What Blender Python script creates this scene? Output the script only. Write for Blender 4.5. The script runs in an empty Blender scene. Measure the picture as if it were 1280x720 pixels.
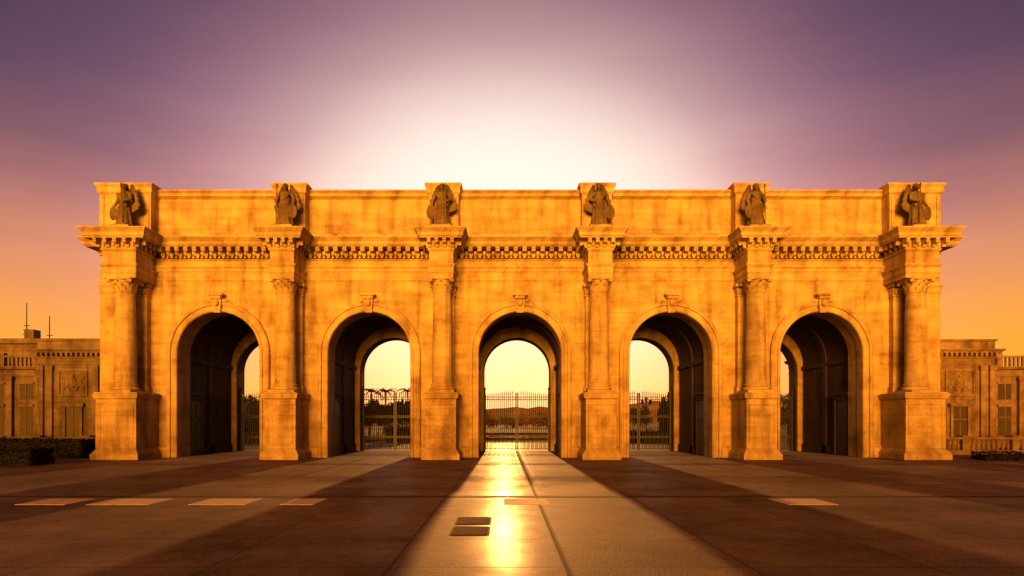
import bpy, bmesh, math, random
from mathutils import Vector, Matrix, noise
random.seed(7)
sc = bpy.context.scene
R = math.radians
SUN_EL = 10.0

# ---------------------------------------------------------------- builder
class B:
    def __init__(s): s.v=[]; s.f=[]; s.sm=[]
    def add(s, vs, fs, smooth=False):
        o=len(s.v); s.v+= [tuple(v) for v in vs]
        for f in fs: s.f.append([i+o for i in f]); s.sm.append(smooth)
    def box(s,x0,x1,y0,y1,z0,z1):
        s.frus(x0,x1,y0,y1,z0,x0,x1,y0,y1,z1)
    def frus(s,x0,x1,y0,y1,z0,X0,X1,Y0,Y1,z1):
        s.add([(x0,y0,z0),(x1,y0,z0),(x1,y1,z0),(x0,y1,z0),(X0,Y0,z1),(X1,Y0,z1),(X1,Y1,z1),(X0,Y1,z1)],
              [(3,2,1,0),(4,5,6,7),(0,1,5,4),(1,2,6,5),(2,3,7,6),(3,0,4,7)])
    def stack(s,cx,hw,yb,yf,layers,side=1.0):
        for z0,z1,p0,p1 in layers:
            s.frus(cx-hw-p0*side,cx+hw+p0*side,yf-p0,yb,z0,cx-hw-p1*side,cx+hw+p1*side,yf-p1,yb,z1)
    def lathe(s,cx,cy,prof,n=28,smooth=True,sx=1,sy=1,rip=None):
        vs=[];fs=[]
        for r,z in prof:
            for i in range(n):
                a=2*math.pi*i/n; rr=r*(1+(rip(a,z) if rip else 0))
                vs.append((cx+rr*math.cos(a)*sx,cy+rr*math.sin(a)*sy,z))
        m=len(prof)
        for j in range(m-1):
            for i in range(n):
                k=(i+1)%n
                fs.append((j*n+i,j*n+k,(j+1)*n+k,(j+1)*n+i))
        s.add(vs,fs,smooth)
        s.add(vs[:n],[tuple(range(n-1,-1,-1))]); s.add(vs[-n:],[tuple(range(n))])
    def tube(s,p,q,r0,r1,n=8,smooth=True):
        p=Vector(p);q=Vector(q);d=(q-p)
        if d.length<1e-6:return
        d.normalize()
        a=d.orthogonal().normalized();b=d.cross(a)
        vs=[]
        for c,r in((p,r0),(q,r1)):
            for i in range(n):
                t=2*math.pi*i/n
                vs.append(c+a*math.cos(t)*r+b*math.sin(t)*r)
        fs=[(i,(i+1)%n,n+(i+1)%n,n+i) for i in range(n)]
        s.add(vs,fs,smooth); s.add(vs[:n],[tuple(range(n-1,-1,-1))]); s.add(vs[n:],[tuple(range(n))])
    def ell(s,c,r,n=14,m=9):
        vs=[];fs=[]
        for j in range(m+1):
            ph=math.pi*j/m
            for i in range(n):
                a=2*math.pi*i/n
                vs.append((c[0]+r[0]*math.sin(ph)*math.cos(a),c[1]+r[1]*math.sin(ph)*math.sin(a),c[2]-r[2]*math.cos(ph)))
        for j in range(m):
            for i in range(n):
                k=(i+1)%n
                fs.append((j*n+i,j*n+k,(j+1)*n+k,(j+1)*n+i))
        s.add(vs,fs,True)
    def prism(s,poly,y0,y1):
        n=len(poly)
        s.add([(x,y0,z) for x,z in poly],[tuple(range(n))])
        s.add([(x,y1,z) for x,z in poly],[tuple(range(n-1,-1,-1))])
        s.add([(x,y0,z) for x,z in poly]+[(x,y1,z) for x,z in poly],[(i,(i+1)%n,n+(i+1)%n,n+i) for i in range(n)])
    def archsweep(s,cx,zs,prof,zb=0,n=40,full=True,smooth=False):
        vs=[];k=0
        for r,y in prof:
            row=[]
            if full: row.append((cx-r,y,zb))
            for i in range(n+1):
                a=math.pi-math.pi*i/n
                row.append((cx+r*math.cos(a),y,zs+r*math.sin(a)))
            if full: row.append((cx+r,y,zb))
            k=len(row); vs+=row
        fs=[]
        for j in range(len(prof)-1):
            for i in range(k-1):
                fs.append((j*k+i,j*k+i+1,(j+1)*k+i+1,(j+1)*k+i))
        s.add(vs,fs,smooth)
    def obj(s,name,mat,parent=None,bevel=0,recalc=True,loc=None):
        me=bpy.data.meshes.new(name); me.from_pydata(s.v,[],s.f)
        me.polygons.foreach_set("use_smooth",s.sm)
        if recalc:
            bm=bmesh.new();bm.from_mesh(me)
            bmesh.ops.remove_doubles(bm,verts=bm.verts,dist=0.0002) if len(s.v)<60000 else None
            big=[f for f in bm.faces if len(f.verts)>12]
            bmesh.ops.triangulate(bm,faces=big)
            bmesh.ops.recalc_face_normals(bm,faces=bm.faces)
            bm.to_mesh(me);bm.free()
        me.materials.append(mat)
        o=bpy.data.objects.new(name,me); sc.collection.objects.link(o)
        if parent: o.parent=parent
        if loc: o.location=loc
        if bevel:
            m=o.modifiers.new("bev","BEVEL");m.width=bevel;m.segments=2;m.limit_method='ANGLE';m.angle_limit=R(40)
        return o
def empty(name):
    o=bpy.data.objects.new(name,None);sc.collection.objects.link(o);return o

# ---------------------------------------------------------------- materials
def newmat(name):
    m=bpy.data.materials.new(name);m.use_nodes=True
    nt=m.node_tree;bs=nt.nodes["Principled BSDF"];return m,nt,bs
def N(nt,t,**k):
    n=nt.nodes.new(t)
    for a,b in k.items(): setattr(n,a,b)
    return n
def mth(nt,op,a,b=None,c=None,clamp=False):
    n=nt.nodes.new("ShaderNodeMath");n.operation=op;n.use_clamp=clamp
    for i,x in enumerate((a,b,c)):
        if x is None: continue
        if isinstance(x,(int,float)): n.inputs[i].default_value=x
        else: nt.links.new(x,n.inputs[i])
    return n.outputs[0]
def mixc(nt,f,a,b,mode='MIX'):
    n=nt.nodes.new("ShaderNodeMix");n.data_type='RGBA';n.blend_type=mode
    for s,x in ((n.inputs[0],f),(n.inputs[6],a),(n.inputs[7],b)):
        if isinstance(x,(int,float)): s.default_value=x
        elif isinstance(x,tuple): s.default_value=(*x,1) if len(x)==3 else x
        else: nt.links.new(x,s)
    return n.outputs[2]
def ramp(nt,f,stops,interp='LINEAR'):
    n=nt.nodes.new("ShaderNodeValToRGB");cr=n.color_ramp;cr.interpolation=interp
    while len(cr.elements)<len(stops): cr.elements.new(0.5)
    for e,(p,c) in zip(cr.elements,stops):
        e.position=p;e.color=(*c,1)
    nt.links.new(f,n.inputs[0]);return n.outputs[0]

def stone(name,col,bw=1.35,rh=.62,mortar=.008,joints=True,var=.07,rough=.8,dirt=.6,mdark=.72):
    m,nt,bs=newmat(name);L=nt.links.new
    tc=N(nt,"ShaderNodeTexCoord");sp=N(nt,"ShaderNodeSeparateXYZ");L(tc.outputs["Object"],sp.inputs[0])
    u=mth(nt,'ADD',sp.outputs[0],sp.outputs[1])
    cb=N(nt,"ShaderNodeCombineXYZ");L(u,cb.inputs[0]);L(sp.outputs[2],cb.inputs[1])
    c1=tuple(c*(1-var) for c in col);c2=tuple(min(1,c*(1+var)) for c in col)
    no=N(nt,"ShaderNodeTexNoise");no.inputs["Scale"].default_value=.7;no.inputs["Detail"].default_value=9;no.inputs["Roughness"].default_value=.66
    L(tc.outputs["Object"],no.inputs[0])
    fine=N(nt,"ShaderNodeTexNoise");fine.inputs["Scale"].default_value=14;fine.inputs["Detail"].default_value=6
    L(tc.outputs["Object"],fine.inputs[0])
    st=N(nt,"ShaderNodeCombineXYZ");L(mth(nt,'MULTIPLY',u,1.9),st.inputs[0]);L(mth(nt,'MULTIPLY',sp.outputs[2],.2),st.inputs[1])
    sn=N(nt,"ShaderNodeTexNoise");sn.inputs["Scale"].default_value=1;sn.inputs["Detail"].default_value=5;L(st.outputs[0],sn.inputs[0])
    st2=N(nt,"ShaderNodeCombineXYZ");L(mth(nt,'MULTIPLY',u,.25),st2.inputs[0]);L(mth(nt,'MULTIPLY',sp.outputs[2],3.2),st2.inputs[1])
    sn2=N(nt,"ShaderNodeTexNoise");sn2.inputs["Scale"].default_value=1;sn2.inputs["Detail"].default_value=6;L(st2.outputs[0],sn2.inputs[0])
    if joints:
        br=N(nt,"ShaderNodeTexBrick");br.inputs["Scale"].default_value=1
        br.inputs["Brick Width"].default_value=bw;br.inputs["Row Height"].default_value=rh
        br.inputs["Mortar Size"].default_value=mortar;br.inputs["Mortar Smooth"].default_value=.3
        br.inputs["Color1"].default_value=(*c1,1);br.inputs["Color2"].default_value=(*c2,1)
        br.inputs["Mortar"].default_value=(*[c*mdark for c in col],1)
        L(cb.outputs[0],br.inputs[0]);base=br.outputs[0]
    else:
        base=mixc(nt,no.outputs[0],c1,c2)
    d1=ramp(nt,no.outputs[0],[(.33,(1-dirt*.75,1-dirt*.9,1-dirt*.95)),(.5,(1-dirt*.2,)*3),(.62,(1.06,)*3)])
    d2=ramp(nt,sn.outputs[0],[(.32,(1-dirt*.7,)*3),(.52,(1,)*3)])
    d3=ramp(nt,fine.outputs[0],[(.3,(.8,)*3),(.7,(1.0,)*3)])
    d4=ramp(nt,sn2.outputs[0],[(.35,(.86,)*3),(.6,(1.04,)*3)])
    # lower courses painted darker as the light fades downward, broken up by noise
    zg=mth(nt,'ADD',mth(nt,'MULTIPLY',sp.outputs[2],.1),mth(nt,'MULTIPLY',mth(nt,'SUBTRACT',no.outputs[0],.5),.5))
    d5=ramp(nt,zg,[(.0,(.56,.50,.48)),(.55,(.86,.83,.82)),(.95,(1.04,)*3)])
    c=base
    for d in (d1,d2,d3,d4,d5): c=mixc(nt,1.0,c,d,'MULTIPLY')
    L(c,bs.inputs["Base Color"]);bs.inputs["Roughness"].default_value=rough
    bs.inputs["Specular IOR Level"].default_value=.2
    h=mth(nt,'MULTIPLY',fine.outputs[0],.5)
    if joints: h=mth(nt,'SUBTRACT',h,mth(nt,'MULTIPLY',br.outputs[1],.6))
    bp=N(nt,"ShaderNodeBump");bp.inputs["Strength"].default_value=.6;bp.inputs["Distance"].default_value=.03
    L(h,bp.inputs["Height"]);L(bp.outputs[0],bs.inputs["Normal"])
    return m
def plain(name,col,rough=.6,metal=0,var=.2,scale=3,bump=.0,spec=.3):
    m,nt,bs=newmat(name);L=nt.links.new
    tc=N(nt,"ShaderNodeTexCoord");no=N(nt,"ShaderNodeTexNoise");no.inputs["Scale"].default_value=scale;no.inputs["Detail"].default_value=6
    L(tc.outputs["Object"],no.inputs[0])
    c=mixc(nt,no.outputs[0],tuple(x*(1-var) for x in col),tuple(x*(1+var) for x in col))
    L(c,bs.inputs["Base Color"]);bs.inputs["Roughness"].default_value=rough;bs.inputs["Metallic"].default_value=metal
    bs.inputs["Specular IOR Level"].default_value=spec
    if bump:
        bp=N(nt,"ShaderNodeBump");bp.inputs["Strength"].default_value=bump;bp.inputs["Distance"].default_value=.05
        L(no.outputs[0],bp.inputs["Height"]);L(bp.outputs[0],bs.inputs["Normal"])
    return m
SC=(.48,.325,.17)
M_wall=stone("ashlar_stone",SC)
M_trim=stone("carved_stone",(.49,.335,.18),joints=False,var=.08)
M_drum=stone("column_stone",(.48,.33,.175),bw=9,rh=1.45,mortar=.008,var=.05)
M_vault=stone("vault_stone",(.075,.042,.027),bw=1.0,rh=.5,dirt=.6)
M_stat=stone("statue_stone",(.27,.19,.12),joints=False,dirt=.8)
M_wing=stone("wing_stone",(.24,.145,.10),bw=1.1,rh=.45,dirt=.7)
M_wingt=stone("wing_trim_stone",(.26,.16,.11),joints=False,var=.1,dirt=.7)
M_wing2=stone("shaded_wing_stone",(.15,.098,.08),bw=1.1,rh=.45,dirt=.7)  # left wing stone and trim: shade painted in as a darker colour
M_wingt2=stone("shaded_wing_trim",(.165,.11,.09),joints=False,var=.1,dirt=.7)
M_iron=plain("wrought_iron",(.02,.016,.013),.5,.5)
M_door=plain("bronze",(.03,.02,.015),.5,.5)
M_glass=plain("window_glass",(.04,.025,.018),.3)
M_bark=plain("bark",(.05,.035,.025),.9,scale=8)
M_leaf=plain("foliage",(.032,.024,.011),.9,var=.5,scale=2,spec=.03)
M_hedge=plain("hedge_leaves",(.010,.0085,.006),.95,var=.5,scale=3,spec=.02)
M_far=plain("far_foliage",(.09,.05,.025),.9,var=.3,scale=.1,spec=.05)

def paving():
    m,nt,bs=newmat("stone_paving");L=nt.links.new
    tc=N(nt,"ShaderNodeTexCoord");V=tc.outputs["Object"]
    br=N(nt,"ShaderNodeTexBrick");br.offset=0;br.inputs["Scale"].default_value=1
    br.inputs["Brick Width"].default_value=2.6;br.inputs["Row Height"].default_value=2.1
    br.inputs["Mortar Size"].default_value=.016;br.inputs["Mortar Smooth"].default_value=.2
    br.inputs["Color1"].default_value=(.078,.043,.036,1);br.inputs["Color2"].default_value=(.112,.062,.05,1)
    br.inputs["Mortar"].default_value=(.03,.018,.016,1);L(V,br.inputs[0])
    b2=N(nt,"ShaderNodeTexNoise");b2.inputs["Scale"].default_value=.45;b2.inputs["Detail"].default_value=9;b2.inputs["Roughness"].default_value=.65;L(V,b2.inputs[0])
    b3=N(nt,"ShaderNodeTexNoise");b3.inputs["Scale"].default_value=24;b3.inputs["Detail"].default_value=6;L(V,b3.inputs[0])
    vo=N(nt,"ShaderNodeTexNoise");vo.inputs["Scale"].default_value=3.1;vo.inputs["Detail"].default_value=5;L(V,vo.inputs[0])
    c=mixc(nt,1.0,br.outputs[0],ramp(nt,b2.outputs[0],[(.3,(.35,)*3),(.65,(1.15,)*3)]),'MULTIPLY')
    c=mixc(nt,1.0,c,ramp(nt,b3.outputs[0],[(.3,(.45,)*3),(.7,(1.45,)*3)]),'MULTIPLY')
    c=mixc(nt,1.0,c,ramp(nt,vo.outputs[0],[(.28,(.5,)*3),(.45,(1.0,)*3)]),'MULTIPLY')
    L(c,bs.inputs["Base Color"])
    bs.inputs["Roughness"].default_value=.78;bs.inputs["Specular IOR Level"].default_value=.13
    bs.inputs["Specular Tint"].default_value=(1,.5,.2,1)
    cw=N(nt,"ShaderNodeMapRange");L(b2.outputs[0],cw.inputs[0]);cw.inputs[1].default_value=.35;cw.inputs[2].default_value=.65;cw.inputs[3].default_value=.012;cw.inputs[4].default_value=.085
    L(mth(nt,'MULTIPLY',cw.outputs[0],mth(nt,'SUBTRACT',1.0,br.outputs[1])),bs.inputs["Coat Weight"]);bs.inputs["Coat Roughness"].default_value=.28
    bs.inputs["Coat IOR"].default_value=1.4
    h=mth(nt,'SUBTRACT',mth(nt,'MULTIPLY',b3.outputs[0],.7),br.outputs[1])
    bp=N(nt,"ShaderNodeBump");bp.inputs["Strength"].default_value=.65;bp.inputs["Distance"].default_value=.03
    L(h,bp.inputs["Height"]);L(bp.outputs[0],bs.inputs["Normal"]);return m
M_pave=paving()
M_light=plain("pale_stone_inset",(.36,.25,.17),.8,scale=6,bump=.2,var=.45,spec=.15)
M_soil=plain("dry_grass",(.09,.055,.025),.95,scale=.4,spec=.03)
M_band=plain("dark_granite",(.03,.019,.017),.85,scale=5,bump=.2,spec=.06)
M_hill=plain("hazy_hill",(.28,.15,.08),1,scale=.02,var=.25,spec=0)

# ---------------------------------------------------------------- ground
b=B();b.add([(-4000,-300,0),(4000,-300,0),(4000,5000,0),(-4000,5000,0)],[(0,1,2,3)]);b.obj("ground",M_soil,recalc=False)
b=B();b.add([(-90,-60,.004),(90,-60,.004),(90,26,.004),(-90,26,.004)],[(0,1,2,3)]);b.obj("plaza_pavement",M_pave,recalc=False)
CAMX,CAMY,CAMZ,F=-.95,-36.0,2.1,752.0
def gx(px,d): return (px-630)*d/F+CAMX
for a,c in ((45,105),(130,205),(252,320),(362,402),(630,685),(970,1030)):
    b=B();x0=gx(a,16);x1=gx(c,16)
    b.box(x0,x1,-20.7,-19.5,.0,.012);b.obj("stone_inset",M_light,bevel=.004)
b=B();b.box(-60,60,-19.25,-18.85,0,.009);b.obj("drainage_channel",M_band)
for x0,yc in ((gx(567,12.2),-24.4),(gx(567,12.2),-23.2)):
    b=B();w=.75
    b.box(x0,x0+w,yc-.45,yc+.45,0,.01)
    for i in range(9): b.box(x0+.04,x0+w-.04,yc-.42+i*.1,yc-.37+i*.1,.01,.022)
    b.obj("drain_grate",M_band)
b=B();b.box(-.08,-.02,-50,-.0,0,.0085);b.obj("paving_strip",M_band)

# ---------------------------------------------------------------- main arcade
AR=empty("triumphal_arcade")
AX=[-18,-9,0,9,18];W=24.8
def wallpoly(r,zs,top,w=W,n=40):
    p=[(-w,0)]
    for cx in AX:
        p.append((cx-r,0))
        for i in range(n+1):
            a=math.pi-math.pi*i/n;p.append((cx+r*math.cos(a),zs+r*math.sin(a)))
        p.append((cx+r,0))
    p+=[(w,0),(w,top),(-w,top)];return p
b=B();b.prism(wallpoly(2.5,6.24,15.6),0,1.5);b.obj("front_wall",M_wall,AR)
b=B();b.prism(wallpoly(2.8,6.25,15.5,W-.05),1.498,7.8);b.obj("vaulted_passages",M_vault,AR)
b=B();b.prism(wallpoly(2.44,5.83,15.6),7.798,9);b.obj("back_wall",M_wall,AR)
b=B()
for cx in AX:
    b.archsweep(cx,6.24,[(2.46,.5),(2.46,-.10),(2.51,-.17),(2.64,-.17),(2.66,-.11),(2.82,-.11),(2.85,-.2),(2.98,-.24),(3.06,-.17),(3.06,.02)])
    b.archsweep(cx,6.24,[(2.46,.5),(2.52,.5)])
b.obj("archivolts",M_trim,AR)
b=B()
for cx in AX:
    b.archsweep(cx,6.25,[(2.81,4.5),(2.7,4.5),(2.7,5.0),(2.81,5.0)])
    b.archsweep(cx,5.83,[(2.4,8.0),(2.4,9.1),(2.5,9.16),(2.9,9.16),(2.95,8.98)])
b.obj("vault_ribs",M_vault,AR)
b=B()
for cx in AX:
    for sg in(-1,1):
        x=cx+sg*2.8
        b.box(min(x,x-sg*.14),max(x,x-sg*.14),1.52,7.78,5.9,6.15)
        b.box(min(x,x-sg*.1),max(x,x-sg*.1),1.52,7.78,0,.55)
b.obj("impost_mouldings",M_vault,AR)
b=B();bf=B()
for cx in AX:
    for sg in(-1,1):
        x=cx+sg*2.8
        def bx(B_,d0,d1,y0,y1,z0,z1):
            xa=x-sg*d0;xb=x-sg*d1;B_.box(min(xa,xb),max(xa,xb),y0,y1,z0,z1)
        bx(b,-.02,.15,1.75,3.15,0,3.5)
        for zz in (.3,1.3,2.4):
            for yy in (1.85,2.5): bx(b,.15,.18,yy,yy+.55,zz,zz+.85)
        bx(bf,-.02,.22,1.53,1.75,0,3.8);bx(bf,-.02,.22,3.15,3.37,0,3.8);bx(bf,-.02,.23,1.75,3.15,3.5,3.85);bx(bf,-.02,.32,1.52,3.39,3.85,4.0)
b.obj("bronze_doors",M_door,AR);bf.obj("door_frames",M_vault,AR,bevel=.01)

b=B()
b.stack(0,W,1.2,0,[(10.5,10.6,.0,.06),(10.6,10.72,.06,.06),(11.1,11.28,.05,.08),(11.28,11.36,.08,.16),(11.36,11.42,.16,.16)])
b.stack(0,W,1.2,0,[(11.75,11.85,.03,.12),(12.42,12.5,.72,.78),(12.5,12.68,.82,.84),(12.68,12.86,.84,1.02),(12.86,12.93,1.04,1.04),(12.93,13.05,1.0,.32)])
b.stack(0,W,1.2,0,[(13.05,13.3,.28,.28),(13.3,13.4,.26,.12)])
b.obj("main_cornice",M_trim,AR)
b=B();b.stack(0,W,9.3,0,[(15.45,15.55,.04,.18),(15.55,15.72,.22,.22),(15.72,15.82,.22,.32),(15.82,15.9,.34,.34),(15.9,15.96,.3,.1)])
b.obj("parapet_coping",M_trim,AR)
b=B();b.box(-W-.6,W+.6,9.0,9.6,12.5,12.95);b.box(-W-.3,W+.3,9.0,9.25,11.9,12.5);b.obj("back_cornice",M_trim,AR)
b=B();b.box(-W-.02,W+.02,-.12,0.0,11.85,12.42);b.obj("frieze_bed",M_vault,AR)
PX=[-22.7,-13.5,-4.5,4.5,13.5,22.7]
def modillion(b,x,y0,z1,w=.2,d=.58,h=.34,axis='y',sg=-1):
    pr=[(0,0),(d,0),(d,-.1)]
    for i in range(7):
        a=R(60)-R(i*32);pr.append((d-.1+.1*math.cos(a),-.17+.1*math.sin(a)))
    pr+=[(d*.45,-.2),(d*.25,-h),(0,-h)]
    n=len(pr)
    if axis=='y':
        vs=[(x-w/2,y0-p,z1+q) for p,q in pr]+[(x+w/2,y0-p,z1+q) for p,q in pr]
    else:
        vs=[(x+sg*p,y0-w/2,z1+q) for p,q in pr]+[(x+sg*p,y0+w/2,z1+q) for p,q in pr]
    b.add(vs,[tuple(range(n)),tuple(range(2*n-1,n-1,-1))]+[(i,(i+1)%n,n+(i+1)%n,n+i) for i in range(n)])
b=B()
segs=[(PX[i]+1.05,PX[i+1]-1.05) for i in range(5)]
segs[0]=(PX[0]+1.5,PX[1]-1.05);segs[4]=(PX[4]+1.05,PX[5]-1.5)
for a,c in segs:
    n=round((c-a)/.52);st=(c-a)/n
    for i in range(n+1):
        x=a+i*st
        modillion(b,x,-.12,12.42,w=.24,h=.46)
        if i<n:
            xm=x+st/2
            b.ell((xm,-.16,12.15),(.13,.14,.16),8,6)
            b.ell((xm,-.4,12.41),(.08,.08,.04),8,5)
        for q in (0,.5):
            xx=x+q*st
            if xx<c+.01: b.box(xx-.06,xx+.06,-.26,-.1,11.86,11.96)
for sg in (-1,1):
    for i in range(18): modillion(b,sg*W,.3+i*.46,12.42,axis='x',sg=sg)
b.obj("modillions",M_trim,AR)
b=B()
for cx in AX:
    z0,z1=8.62,9.62
    b.add([(cx-.2,-.3,z0),(cx+.2,-.3,z0),(cx+.32,-.42,z1),(cx-.32,-.42,z1),(cx-.2,.1,z0),(cx+.2,.1,z0),(cx+.32,.1,z1),(cx-.32,.1,z1)],
          [(0,1,2,3),(7,6,5,4),(0,4,5,1),(1,5,6,2),(2,6,7,3),(3,7,4,0)])
    b.box(cx-.42,cx+.42,-.5,.05,9.62,9.74)
    b.tube((cx-.3,-.42,9.5),(cx+.3,-.42,9.5),.11,.11,12)
    b.ell((cx,-.42,9.2),(.16,.14,.22))
    for sg in (-1,1):
        b.ell((cx+sg*.42,-.2,9.34),(.22,.1,.11));b.ell((cx+sg*.66,-.16,9.22),(.14,.08,.08))
b.obj("keystones",M_trim,AR,bevel=.01)
def leaves(b,cx,cy,r,z0,h,n,flare,ph=0):
    for i in range(n):
        a=2*math.pi*(i+ph)/n
        ca,sa=math.cos(a),math.sin(a);t=(-sa,ca)
        rows=[(0,.0,.34),(.35,.03,.42),(.7,.10,.38),(.95,flare,.26),(.98,flare+.07,.16),(.86,flare+.1,.1)]
        vs=[];w=2*math.pi*r/n
        for q,o,ww in rows:
            for s_ in (-1,0,1):
                rr=r+o+(.03 if s_==0 else 0)
                vs.append((cx+ca*rr+t[0]*s_*w*ww*1.15,cy+sa*rr+t[1]*s_*w*ww*1.15,z0+h*q))
        fs=[]
        for j in range(len(rows)-1):
            for k in (0,1): fs.append((j*3+k,j*3+k+1,j*3+k+4,j*3+k+3))
        b.add(vs,fs,True)
def capital(b,cx,cy,r,z0,z1):
    h=z1-z0
    b.lathe(cx,cy,[(r,z0-.06),(r*1.08,z0-.04),(r*1.08,z0),(r,z0+.01),(r*.98,z0+h*.5),(r*1.2,z0+h*.85)],20)
    leaves(b,cx,cy,r*1.0,z0+.01,h*.45,10,.14)
    leaves(b,cx,cy,r*1.02,z0+h*.28,h*.5,10,.18,.5)
    for sx in(-1,1):
        for sy in(-1,1):
            b.tube((cx+sx*r*1.05,cy+sy*r*1.05,z0+h*.8),(cx+sx*r*1.3,cy+sy*r*1.3,z0+h*.8),.1,.1,10)
    w=r*1.36
    b.stack(cx,w-.06,cy+w-.06,cy-w+.06,[(z0+h*.86,z0+h*.94,0,.04),(z0+h*.94,z1,.06,.07)])
ped=B();ent=B();col=B();cap=B();att=B();orn=B()
CY=-1.45
for i,px in enumerate(PX):
    end=i in(0,5);sg=-1 if px<0 else 1
    hw=.86 if not end else 1.12
    cx=px
    ped.stack(cx,hw,-.0,CY-.82,[(0,.32,.22,.22),(.32,.42,.2,.14),(.42,.55,.14,.05),(.55,.62,.05,0),(.62,3.38,0,0),(3.38,3.46,.0,.08),(3.46,3.56,.1,.12),(3.56,3.72,.12,.16),(3.72,3.8,.1,.06)])
    f=CY-.82
    for (x0,x1,z0,z1) in ((cx-hw+.16,cx+hw-.16,3.06,3.14),(cx-hw+.16,cx+hw-.16,.84,.92),(cx-hw+.16,cx-hw+.24,.92,3.06),(cx+hw-.24,cx+hw-.16,.92,3.06)):
        ped.box(x0,x1,f-.03,f+.02,z0,z1)
    if end:
        ent.box(min(cx,sg*(W+.0)),max(cx,sg*(W+.0)),-.5,-.0,.0,11.1)
        ped.stack(sg*(W-.55),.5,0,-.95,[(0,.3,.14,.14),(.3,3.4,0,0),(3.4,3.6,.0,.1),(3.6,3.72,.1,.1)])
        cap.stack(sg*(W-.5),.45,-.02,-.52,[(9.7,9.78,.0,.06),(9.78,10.1,.03,.08),(10.1,10.24,.12,.12)])
    cy=CY
    ped.stack(cx,.74,cy+.74,cy-.74,[(3.8,3.93,0,0)])
    col.lathe(cx,cy,[(.7,3.93),(.74,3.98),(.74,4.06),(.7,4.11),(.64,4.13),(.62,4.18),(.66,4.21),(.67,4.27),(.62,4.31),(.585,4.36),(.57,5.6),(.555,7.2),(.52,8.6),(.49,9.58)],32)
    capital(cap,cx,cy,.5,9.55,10.28)
    ent.box(cx-.62,cx+.62,-.42,-.0,3.8,9.55)
    ent.box(cx-.7,cx+.7,-.5,-.0,3.8,4.2)
    cap.stack(cx,.62,0,-.42,[(9.55,9.62,.05,.05),(9.62,10.05,.0,.1),(10.1,10.28,.16,.16)])
    for k in range(5):
        x=cx-.5+k*.25;cap.ell((x,-.5,9.85),(.11,.09,.2),8,6)
    eh=.68 if not end else .95
    ent.stack(cx,eh,-.0,CY-.56,[(10.28,10.55,0,0),(10.55,10.9,.03,.03),(10.9,11.0,.05,.12),(11.0,11.06,.12,.12),(11.06,11.78,.0,.0),(11.78,11.9,.03,.1)])
    ch=.7 if not end else 1.15
    cap.stack(cx,ch,-.0,CY-.56,[(12.404,12.5,.48,.52),(12.504,12.69,.56,.58),(12.69,12.87,.58,.74),(12.87,12.95,.76,.76),(12.95,13.06,.7,.3)])
    ent.box(cx-eh-.05,cx+eh+.05,CY-.6,-.02,11.9,12.404)
    n=4 if not end else 5
    for k in range(n):
        x=cx-ch+.05+(2*ch-.1)*k/(n-1)
        modillion(orn,x,CY-.6,12.404,w=.2,d=.42,h=.42)
        if k<n-1:
            xm=x+(ch-.05)/(n-1);orn.ell((xm,CY-.63,12.15),(.09,.08,.13),8,6)
    for s_ in(-1,1):
        for k in range(4): modillion(orn,cx+s_*(eh+.05),CY-.35+k*.46,12.404,w=.18,d=.42,h=.42,axis='x',sg=s_)
    aw=.88 if not end else 1.5
    ax=cx if not end else sg*(W-.3-1.35)
    yf=-.75
    att.stack(ax,aw,.5,yf,[(13.06,13.35,.12,.12),(13.35,13.45,.1,.0),(13.45,15.45,0,0),(15.45,15.56,.0,.1),(15.56,15.84,.1,.1),(15.84,15.98,.1,.2),(15.98,16.08,.2,.2),(16.08,16.13,.15,.02)])
    att.box(cx-.6,cx+.6,-2.15,-.78,13.06,13.24)
    for k in(-1,1):
        att.box(ax+k*(aw-.18)-.1,ax+k*(aw-.18)+.1,yf-.06,yf,13.5,15.4)
ped.obj("pedestals",M_wall,AR,bevel=.012);ent.obj("entablature_blocks",M_wall,AR,bevel=.01)
col.obj("columns",M_drum,AR);cap.obj("capitals",M_trim,AR);att.obj("attic_piers",M_trim,AR,bevel=.01);orn.obj("ressaut_brackets",M_trim,AR)
b=B()
for s0,s1 in [(-W-.12,-21.07)]+[(AX[i]+3.07,AX[i+1]-3.07) for i in range(4)]+[(21.07,W+.12)]:
    b.box(s0,s1,-.16,.0,0,.6);b.frus(s0,s1,-.16,0,.6,s0,s1,-.05,0,.7)
b.box(-W-.14,-W,0,9.1,0,.6);b.box(W,W+.14,0,9.1,0,.6)
b.obj("wall_plinth",M_wall,AR)

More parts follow.
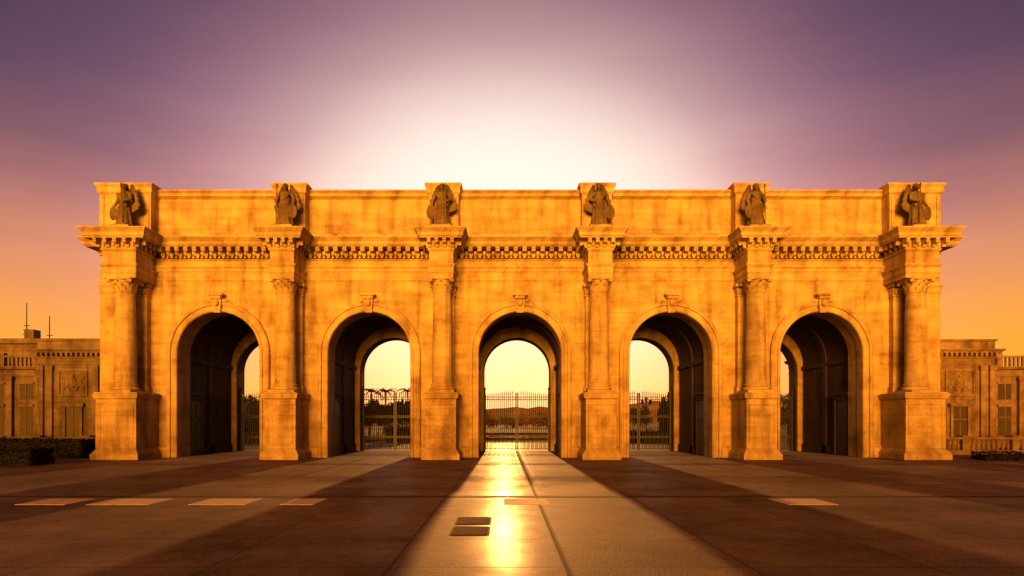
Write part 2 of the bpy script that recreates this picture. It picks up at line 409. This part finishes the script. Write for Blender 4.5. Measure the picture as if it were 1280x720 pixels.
# ---------------------------------------------------------------- statues
def statue_mesh(var):
    b=B()
    rip=lambda a,z:.10*math.sin(9*a+z*2+var)*max(0,min(1,(1.3-z)))+.04*math.sin(17*a+z*5)
    b.lathe(0,0,[(.42,.05),(.43,.12),(.38,.4),(.33,.8),(.27,1.15),(.24,1.28)],72,sx=1,sy=.85,rip=rip)
    b.ell((0,0,1.42),(.27,.2,.32));b.ell((0,.0,1.66),(.35,.17,.14));b.tube((0,0,1.68),(0,-.02,1.9),.09,.08,10)
    b.ell((0,-.03,1.99),(.125,.145,.17));b.ell((0,.03,2.05),(.15,.155,.14));b.ell((0,-.175,1.98),(.025,.035,.035))
    b.ell((0,.12,1.95),(.1,.09,.15))
    def chain(ps,rs):
        for i in range(len(ps)-1):
            b.tube(ps[i],ps[i+1],rs[i],rs[i+1],10);b.ell(ps[i+1],(rs[i+1],)*3,8,6)
    s=1 if var%2==0 else -1
    chain([(s*.34,0,1.66),(s*.46,-.06,1.36),(s*.3,-.3,1.22),(s*.22,-.36,1.26)],[.1,.085,.07,.055])
    chain([(-s*.34,0,1.66),(-s*.48,.0,1.34),(-s*.5,-.16,1.06),(-s*.5,-.2,.98)],[.1,.085,.065,.055])
    b.ell((-s*.5,-.2,.72),(.26,.07,.36))
    b.tube((s*.26,-.38,.1),(s*.22,-.38,1.9),.03,.03,8)
    b.ell((s*.22,-.38,1.95),(.05,.05,.12))
    for k in range(6):
        t=k/5;b.ell((s*(-.25+.5*t),-.17,1.6-.55*t),(.1,.08,.1))
    for g in(-1,1):
        for k in range(6):
            x=g*(.22+.09*k);b.tube((x,.22,2.1-.09*k-.02*k*k),(x*.9,.2,.75+.03*k),.085,.035,8)
            b.ell((x,.22,2.1-.09*k-.02*k*k),(.09,.07,.09),8,6)
    b.ell((.0,.2,1.5),(.4,.1,.4))
    b.box(-.55,.55,-.45,.42,0,.1)
    me=bpy.data.meshes.new("fig");me.from_pydata(b.v,[],b.f)
    o=bpy.data.objects.new("tmpfig",me);sc.collection.objects.link(o)
    r=o.modifiers.new("r","REMESH");r.mode='VOXEL';r.voxel_size=.024
    sm=o.modifiers.new("s","SMOOTH");sm.iterations=1;sm.factor=.4
    dg=bpy.context.evaluated_depsgraph_get();dg.update()
    res=bpy.data.meshes.new_from_object(o.evaluated_get(dg))
    bpy.data.objects.remove(o)
    res.polygons.foreach_set("use_smooth",[True]*len(res.polygons))
    res.materials.clear();res.materials.append(M_stat);return res
SM=[statue_mesh(0),statue_mesh(1)]
for i,px in enumerate(PX):
    o=bpy.data.objects.new("stone_statue",SM[i%2]);sc.collection.objects.link(o)
    o.location=(px,-1.5,13.235);o.rotation_euler=(0,0,R((-18,-10,-4,5,12,18)[i]))
    o.scale=(1.15,1.15,1.18)

# ---------------------------------------------------------------- gates
def gate_mesh():
    b=B();w=2.38;y=0
    for x in (-w,w): b.box(x-.07,x+.07,-.07,.07,0,4.5);b.ell((x,0,4.58),(.1,.1,.12),8,6)
    for x in (-.07,.07): b.box(x-.05,x+.05,-.05,.05,.05,4.3)
    n=30
    for i in range(n+1):
        x=-w+.08+(2*w-.16)*i/n
        if abs(x)<.16: continue
        top=4.02+.28*(1-abs(x)/w)
        b.tube((x,y,.1),(x,y,top),.026,.026,6);b.tube((x,y,top),(x,y,top+.2),.04,.003,6)
        if i%2==0:
            b.tube((x+.08,y,.1),(x+.08,y,1.25),.018,.018,6);b.tube((x+.08,y,1.25),(x+.08,y,1.4),.03,.003,6)
    for z in(.12,.95,1.05,2.45,2.55,3.75,3.95): b.box(-w,w,-.025,.025,z,z+.055)
    for k in range(12):
        x=-w+.25+k*(2*w-.5)/11
        for j in range(12):
            a0=2*math.pi*j/12;a1=2*math.pi*(j+1)/12
            b.tube((x+.08*math.cos(a0),0,3.87+.065*math.sin(a0)),(x+.08*math.cos(a1),0,3.87+.065*math.sin(a1)),.011,.011,4)
    return b.obj("iron_gate",M_iron,recalc=False)
g=gate_mesh();g.location=(0,8.5,0)
for cx in (-18,-9,9,18):
    o=bpy.data.objects.new("iron_gate",g.data);sc.collection.objects.link(o);o.location=(cx,8.5,0)

# ---------------------------------------------------------------- wings
def balustrade(b,x0,x1,y,h=1.15):
    b.box(x0,x1,y-.25,y+.25,0,.3);b.box(x0,x1,y-.22,y+.22,h-.15,h)
    n=int((x1-x0)/.32)
    for i in range(n+1):
        x=x0+(x1-x0)*i/n
        if i%10==0: b.box(x-.2,x+.2,y-.24,y+.24,.3,h-.15);b.box(x-.26,x+.26,y-.3,y+.3,h,h+.1)
        else: b.lathe(x,y,[(.09,.3),(.09,.34),(.05,.38),(.1,.55),(.05,.85),(.08,.95),(.08,1.0)],8)
def wing(sg):
    P=empty("classical_building")
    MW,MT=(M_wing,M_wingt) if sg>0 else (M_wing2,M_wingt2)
    b=B();t=B();g=B()
    def X(a,c): return (a,c) if sg>0 else (-c,-a)
    def bx(B_,a,c,y0,y1,z0,z1): x0,x1=X(a,c);B_.box(x0,x1,y0,y1,z0,z1)
    y=10.0
    bx(b,25.2,36.6,y,y+9,0,7.4)
    c=sg*30.9;hw=5.7
    t.stack(c,hw,y+9.2,y,[(0,.7,.12,.12),(.7,.8,.12,.0),(6.45,6.6,.02,.1),(7.0,7.1,.05,.12),(7.4,7.5,.3,.34),(7.5,7.62,.36,.48),(7.62,7.68,.48,.48),(7.68,8.3,.0,.0),(8.3,8.45,.08,.14)])
    for k in range(30):
        x=25.4+k*.38;bx(t,x,x+.18,y-.3,y,7.18,7.4)
    for x in (29.2,31.9,35.4,36.1):
        bx(t,x,x+.42,y-.16,y,.8,6.45);bx(t,x-.07,x+.49,y-.24,y,6.1,6.45);bx(t,x-.06,x+.48,y-.22,y,.8,1.1)
    for (a,cc) in ((32.75,35.0),(29.75,31.6),(26.6,28.6)):
        bx(t,a,cc,y-.1,y,6.0,6.12);bx(t,a,cc,y-.1,y,4.1,4.22);bx(t,a,a+.12,y-.1,y,4.22,6.0);bx(t,cc-.12,cc,y-.1,y,4.22,6.0)
        m=sg*(a+cc)/2
        t.ell((m,y,5.15),(.32,.12,.42));t.ell((m,y-.05,5.62),(.13,.12,.15))
        for q in(-1,1):
            t.ell((m+q*.5,y,5.1),(.22,.1,.3));t.ell((m+q*.72,y,4.75),(.16,.09,.2));t.tube((m+q*.2,y-.03,4.5),(m+q*.85,y-.03,5.6),.07,.03)
        mm=(a+cc)/2
        bx(t,mm-.75,mm-.55,y-.14,y,.8,3.3);bx(t,mm+.55,mm+.75,y-.14,y,.8,3.3);bx(t,mm-.9,mm+.9,y-.25,y,3.3,3.55)
        bx(g,mm-.55,mm+.55,y-.03,y+.05,.8,3.3);bx(t,mm-.03,mm+.03,y-.07,y-.03,.8,3.3);bx(t,mm-.55,mm+.55,y-.07,y-.03,2.3,2.37)
    y2=14.0
    bx(b,36.6,75,y2,y2+9,0,6.6)
    c=sg*55.8;t.stack(c,19.2,y2+9.2,y2,[(0,.6,.12,.12),(5.9,6.05,.05,.12),(6.5,6.65,.3,.42),(6.65,6.72,.44,.44)])
    for k in range(15):
        x=37.6+k*2.4
        bx(t,x-.75,x-.35,y2-.3,y2,.6,5.9);bx(t,x-.82,x-.28,y2-.36,y2,5.6,5.9)
        bx(g,x+.1,x+1.2,y2-.02,y2+.1,1.0,3.4);bx(g,x+.1,x+1.2,y2-.02,y2+.1,4.0,5.3)
        bx(t,x+.0,x+1.3,y2-.16,y2,3.4,3.6);bx(t,x-.0,x+1.3,y2-.14,y2,.85,1.0);bx(t,x,x+1.3,y2-.12,y2,5.3,5.42)
        bx(t,x+.62,x+.68,y2-.06,y2-.02,1.0,3.4);bx(t,x+.1,x+1.2,y2-.06,y2-.02,2.5,2.56);bx(t,x+.62,x+.68,y2-.06,y2-.02,4,5.3)
    x0,x1=X(36.8,75)
    t.box(x0,x1,y2-.1,y2+.2,7.5,7.65)
    for k in range(110):
        x=x0+.1+k*.348;t.box(x,x+.13,y2-.03,y2+.13,6.72,7.5)
    for k in range(14):
        x=x0+.2+k*2.9;t.box(x,x+.5,y2-.14,y2+.24,6.72,7.85)
    b.obj("walls",MW,P);t.obj("trim",MT,P);g.obj("windows",M_glass,P)
    if sg<0:
        b=B();b.box(-60,-43,26,36,0,10.2);b.box(-60.4,-42.6,25.6,36.4,10.2,10.7)
        b.box(-52,-51,28,29,10.7,12);b.obj("rear_block",MW,P)
    bb=B();x0,x1=X(25.6,60);balustrade(bb,x0,x1,3.0);bb.obj("balustrade",MT)
wing(1);wing(-1)
for x,y,h in((-53.3,30,14.4),(-50.8,30,13.0)):
    b=B();b.tube((x,y,0),(x,y,h*.7),.16,.12);b.tube((x,y,h*.7),(x,y,h+.8),.09,.04)
    for k in range(4): b.tube((x-.5+k*.06,y,h*.78+k*.5),(x+.5-k*.06,y,h*.78+k*.5),.04,.04,6)
    b.obj("antenna_mast",M_iron)

# ---------------------------------------------------------------- vegetation
def leafcloud(b,cent,rad,n,size,shell=.45):
    for _ in range(n):
        while True:
            p=Vector((random.uniform(-1,1),random.uniform(-1,1),random.uniform(-1,1)))
            if shell<p.length<1: break
        c=Vector(cent)+Vector((p.x*rad[0],p.y*rad[1],p.z*rad[2]))
        s=size*random.uniform(.6,1.4)
        u=Vector((random.gauss(0,1),random.gauss(0,1),random.gauss(0,1))).normalized();v=u.orthogonal().normalized()
        b.add([c-u*s,c+v*s*.5,c+u*s,c-v*s*.5],[(0,1,2,3)])
def tree(x,y,h,seed,name="tree"):
    random.seed(seed);P=empty(name);t=B();l=B()
    th=h*.42;t.tube((x,y,0),(x+.1,y,th),.2*h/8,.13*h/8)
    for k in range(11):
        a=k*2.4+random.random();rr=h*random.uniform(.1,.3);zz=h*random.uniform(.4,.92)
        p=(x+rr*math.cos(a),y+rr*math.sin(a),zz)
        t.tube((x+.1,y,th*random.uniform(.75,1)),p,.08*h/8,.02,6)
        leafcloud(l,p,(h*.15,h*.15,h*.12),260,.14,.1)
    t.obj("trunk",M_bark,P,recalc=False);l.obj("crown",M_leaf,P,recalc=False)
def cypress(x,y,h,seed):
    random.seed(seed);P=empty("cypress_tree");t=B();l=B();t.tube((x,y,0),(x,y,h*.9),.14,.03)
    for k in range(16):
        q=k/15;r=.2+.75*math.sin(math.pi*min(1,.15+q*.85))**.8*h/9
        leafcloud(l,(x+random.uniform(-.1,.1),y,h*(.1+.86*q)),(r,r,h*.06),150,.12,.1)
    t.obj("trunk",M_bark,P,recalc=False);l.obj("crown",M_leaf,P,recalc=False)
def palm(x,y,h,seed):
    random.seed(seed);P=empty("palm_tree");t=B();l=B()
    pts=[(x+.3*math.sin(q*1.5),y,h*q) for q in (0,.3,.6,1)]
    for i in range(3): t.tube(pts[i],pts[i+1],.2-.03*i,.17-.03*i)
    tx,ty,tz=pts[-1]
    for k in range(16):
        a=k*2.399;up=random.uniform(.1,1.1);prev=Vector((tx,ty,tz));d=Vector((math.cos(a),math.sin(a),up)).normalized()
        for s_ in range(8):
            nx=prev+d*.3;d=(d+Vector((0,0,-.22))).normalized();side=d.cross(Vector((0,0,1))).normalized()
            for g_ in(-1,1): l.add([prev,nx,nx+side*g_*.42*(1-s_/10)+Vector((0,0,-.2))],[(0,1,2)])
            prev=nx
    t.obj("trunk",M_bark,P,recalc=False);l.obj("fronds",M_leaf,P,recalc=False)
def dx(px,d): return gx(px,d)
palm(dx(462,96),60,7.0,1);palm(dx(480,104),68,7.4,2);palm(dx(508,110),74,7.8,3)
tree(dx(462,76),40,5.0,4);tree(dx(485,80),44,5.3,5);tree(dx(512,72),36,5.0,6);tree(dx(498,86),50,5.6,16)
tree(dx(308,70),34,5.0,7);tree(dx(318,84),48,6.2,8)
cypress(dx(829,62),26,4.6,9);cypress(dx(838,63),27,5.3,10)
tree(dx(800,110),74,5.2,11);tree(dx(985,70),34,5.6,12);tree(dx(996,84),48,5.0,13)
def hedge(x0,x1,y0,y1,h,seed):
    random.seed(seed);b=B();n=int((x1-x0)*(y1-y0)*70)
    b.box(x0+.15,x1-.15,y0+.15,y1-.15,0,h-.18)
    for _ in range(n*3):
        x=random.uniform(x0,x1);y=random.uniform(y0,y1);z=random.uniform(0,h)
        k=random.random()
        if k<.5: y=y0+random.uniform(0,.2)
        elif k<.85: z=h-random.uniform(0,.22)+.16*noise.noise((x*.8,y*.8,0))
        else: x=x0 if random.random()<.5 else x1
        c=Vector((x,y,max(z,.03)));s=random.uniform(.04,.1)
        u=Vector((random.gauss(0,1),random.gauss(0,1),random.gauss(0,1))).normalized();v=u.orthogonal().normalized()
        b.add([c-u*s,c+v*s*.6,c+u*s,c-v*s*.6],[(0,1,2,3)])
    b.obj("hedge",M_hedge,recalc=False)
hedge(-40,-23.7,-7.2,-5.6,.85,21);hedge(-40,-25.2,-1.6,0,1.15,26);hedge(25.3,40,-3.3,-2.2,.5,22)
hedge(-14,-4,30,31.5,1.6,23);hedge(8,17,28,29,1.3,24);hedge(-34,-18,30,31.5,2.2,25)
random.seed(5);b=B()
for k in range(150):
    x=random.uniform(-200,200);y=random.uniform(170,240);h=random.uniform(4,8.5)
    if -9<x<13: h*=.75
    leafcloud(b,(x,y,h*.55),(random.uniform(3,6),3,h*.5),150,.65,.2)
b.obj("distant_trees",M_far,recalc=False)
b=B();nx=160
for (yy,hh,seed) in ((900,38,1),(1400,72,2)):
    pts=[]
    for i in range(nx+1):
        x=-2200+4400*i/nx
        h=hh*(.55+.35*noise.noise((x*.004,seed*7.1,0))+.12*noise.noise((x*.03,seed,3)))
        pts.append((x,h))
    vs=[]
    for x,h in pts: vs+=[(x,yy-120,-1),(x,yy-40,h*.7),(x,yy,h),(x,yy+200,-1)]
    fs=[]
    for i in range(nx):
        for k in range(3): fs.append((i*4+k,(i+1)*4+k,(i+1)*4+k+1,i*4+k+1))
    b.add(vs,fs,True)
b.obj("hills",M_hill)
for yy,h in ((36,.5),(52,.6)):
    b=B();b.box(-18,18,yy,yy+.4,0,h);b.obj("low_wall",M_wingt)
def lamp(x,y,h=4.6):
    b=B();b.lathe(x,y,[(.2,0),(.22,.1),(.14,.3),(.1,.6),(.06,.8),(.05,h-.5)],12)
    b.box(x-.45,x+.45,y-.03,y+.03,h-.6,h-.54)
    for q in(-.45,0,.45):
        z=h-.5+(.25 if q==0 else 0);b.lathe(x+q,y,[(.05,z-.05),(.12,z+.02),(.17,z+.35),(.2,z+.37),(.04,z+.52),(.01,z+.62)],8)
    b.obj("street_lamp",M_iron)
lamp(dx(503,70),34);lamp(dx(808,66),30);lamp(dx(473,84),48);lamp(dx(313,60),24)

# ---------------------------------------------------------------- light
sun=bpy.data.lights.new("sun","SUN");sun.energy=5;sun.angle=R(.6);sun.color=(1,.40,.09)
so=bpy.data.objects.new("sun",sun);sc.collection.objects.link(so)
d=Vector((0,math.cos(R(SUN_EL)),math.sin(R(SUN_EL))))
so.rotation_euler=d.to_track_quat('Z','Y').to_euler()
w=bpy.data.worlds.new("World");sc.world=w;w.use_nodes=True;nt=w.node_tree;L=nt.links.new
bg=nt.nodes["Background"]
tc=N(nt,"ShaderNodeTexCoord");V=tc.outputs["Generated"]
nv=N(nt,"ShaderNodeVectorMath",operation='NORMALIZE');L(V,nv.inputs[0]);V=nv.outputs[0]
sp=N(nt,"ShaderNodeSeparateXYZ");L(V,sp.inputs[0])
def dot(v,src=None):
    n=N(nt,"ShaderNodeVectorMath",operation='DOT_PRODUCT');L(src or V,n.inputs[0]);n.inputs[1].default_value=v;return n.outputs["Value"]
nz=N(nt,"ShaderNodeTexNoise");nz.inputs["Scale"].default_value=2.2;nz.inputs["Detail"].default_value=4
mp=N(nt,"ShaderNodeMapping");mp.inputs["Scale"].default_value=(1,1,6);L(V,mp.inputs[0]);L(mp.outputs[0],nz.inputs[0])
wob=mth(nt,'MULTIPLY',mth(nt,'SUBTRACT',nz.outputs[0],.5),.06)
el=mth(nt,'ADD',sp.outputs[2],wob)
base=ramp(nt,el,[(0,(1.0,.42,.015)),(.09,(1.0,.40,.025)),(.15,(.92,.35,.06)),(.22,(.70,.27,.12)),(.29,(.42,.165,.135)),(.36,(.20,.09,.115)),(.44,(.09,.048,.095)),(.55,(.047,.028,.068)),(1,(.03,.022,.055))])
ce=R(13.5)
sq=N(nt,"ShaderNodeVectorMath",operation='MULTIPLY');L(V,sq.inputs[0]);sq.inputs[1].default_value=(.80,1,1)
sqn=N(nt,"ShaderNodeVectorMath",operation='NORMALIZE');L(sq.outputs[0],sqn.inputs[0])
ang=mth(nt,'ARCCOSINE',mth(nt,'MINIMUM',dot((0,math.cos(ce),math.sin(ce)),sqn.outputs[0]),.99999))
an=mth(nt,'ADD',mth(nt,'DIVIDE',ang,R(60)),mth(nt,'MULTIPLY',wob,.4))
glow=ramp(nt,an,[(0,(1,.95,.78)),(.1,(1,.95,.78)),(.19,(1,.88,.72)),(.25,(.82,.62,.50)),(.31,(.50,.29,.26)),(.39,(.24,.11,.12)),(.48,(.075,.03,.038)),(.6,(.015,.005,.008)),(.8,(0,0,0))],'B_SPLINE')
tint=ramp(nt,sp.outputs[2],[(0,(1,.50,.36)),(.10,(1,.62,.56)),(.25,(1,.88,.84)),(.42,(1,1,1))])
glow=mixc(nt,1.0,glow,tint,'MULTIPLY')
c=mixc(nt,1.0,base,glow,'ADD')
fe=R(7.5)
lob=mth(nt,'POWER',mth(nt,'MAXIMUM',dot((-.10,-math.cos(fe),math.sin(fe))),0.0),60.0)  # unseen sky glow added behind the camera to light the facade
lc=N(nt,"ShaderNodeVectorMath",operation='SCALE');lc.inputs[0].default_value=(1.0,.39,.025);L(mth(nt,'MULTIPLY',lob,88.0),lc.inputs["Scale"])
c=mixc(nt,1.0,c,lc.outputs[0],'ADD')
sky=N(nt,"ShaderNodeTexSky");sky.sky_type='NISHITA';sky.sun_disc=False;sky.sun_elevation=R(SUN_EL);sky.sun_rotation=0
sk=N(nt,"ShaderNodeVectorMath",operation='SCALE');L(sky.outputs[0],sk.inputs[0]);sk.inputs["Scale"].default_value=.002
c=mixc(nt,1.0,c,sk.outputs[0],'ADD')
L(c,bg.inputs[0]);bg.inputs[1].default_value=1.0

# ---------------------------------------------------------------- camera
cam=bpy.data.cameras.new("camera");co=bpy.data.objects.new("camera",cam);sc.collection.objects.link(co)
co.location=(CAMX,CAMY,CAMZ);co.rotation_euler=(R(90),0,0)
cam.sensor_width=36;cam.lens=F/1280*36;cam.shift_x=10/1280;cam.shift_y=168/1280;cam.clip_end=8000
sc.camera=co
sc.view_settings.view_transform='Standard';sc.view_settings.look='None';sc.view_settings.exposure=0
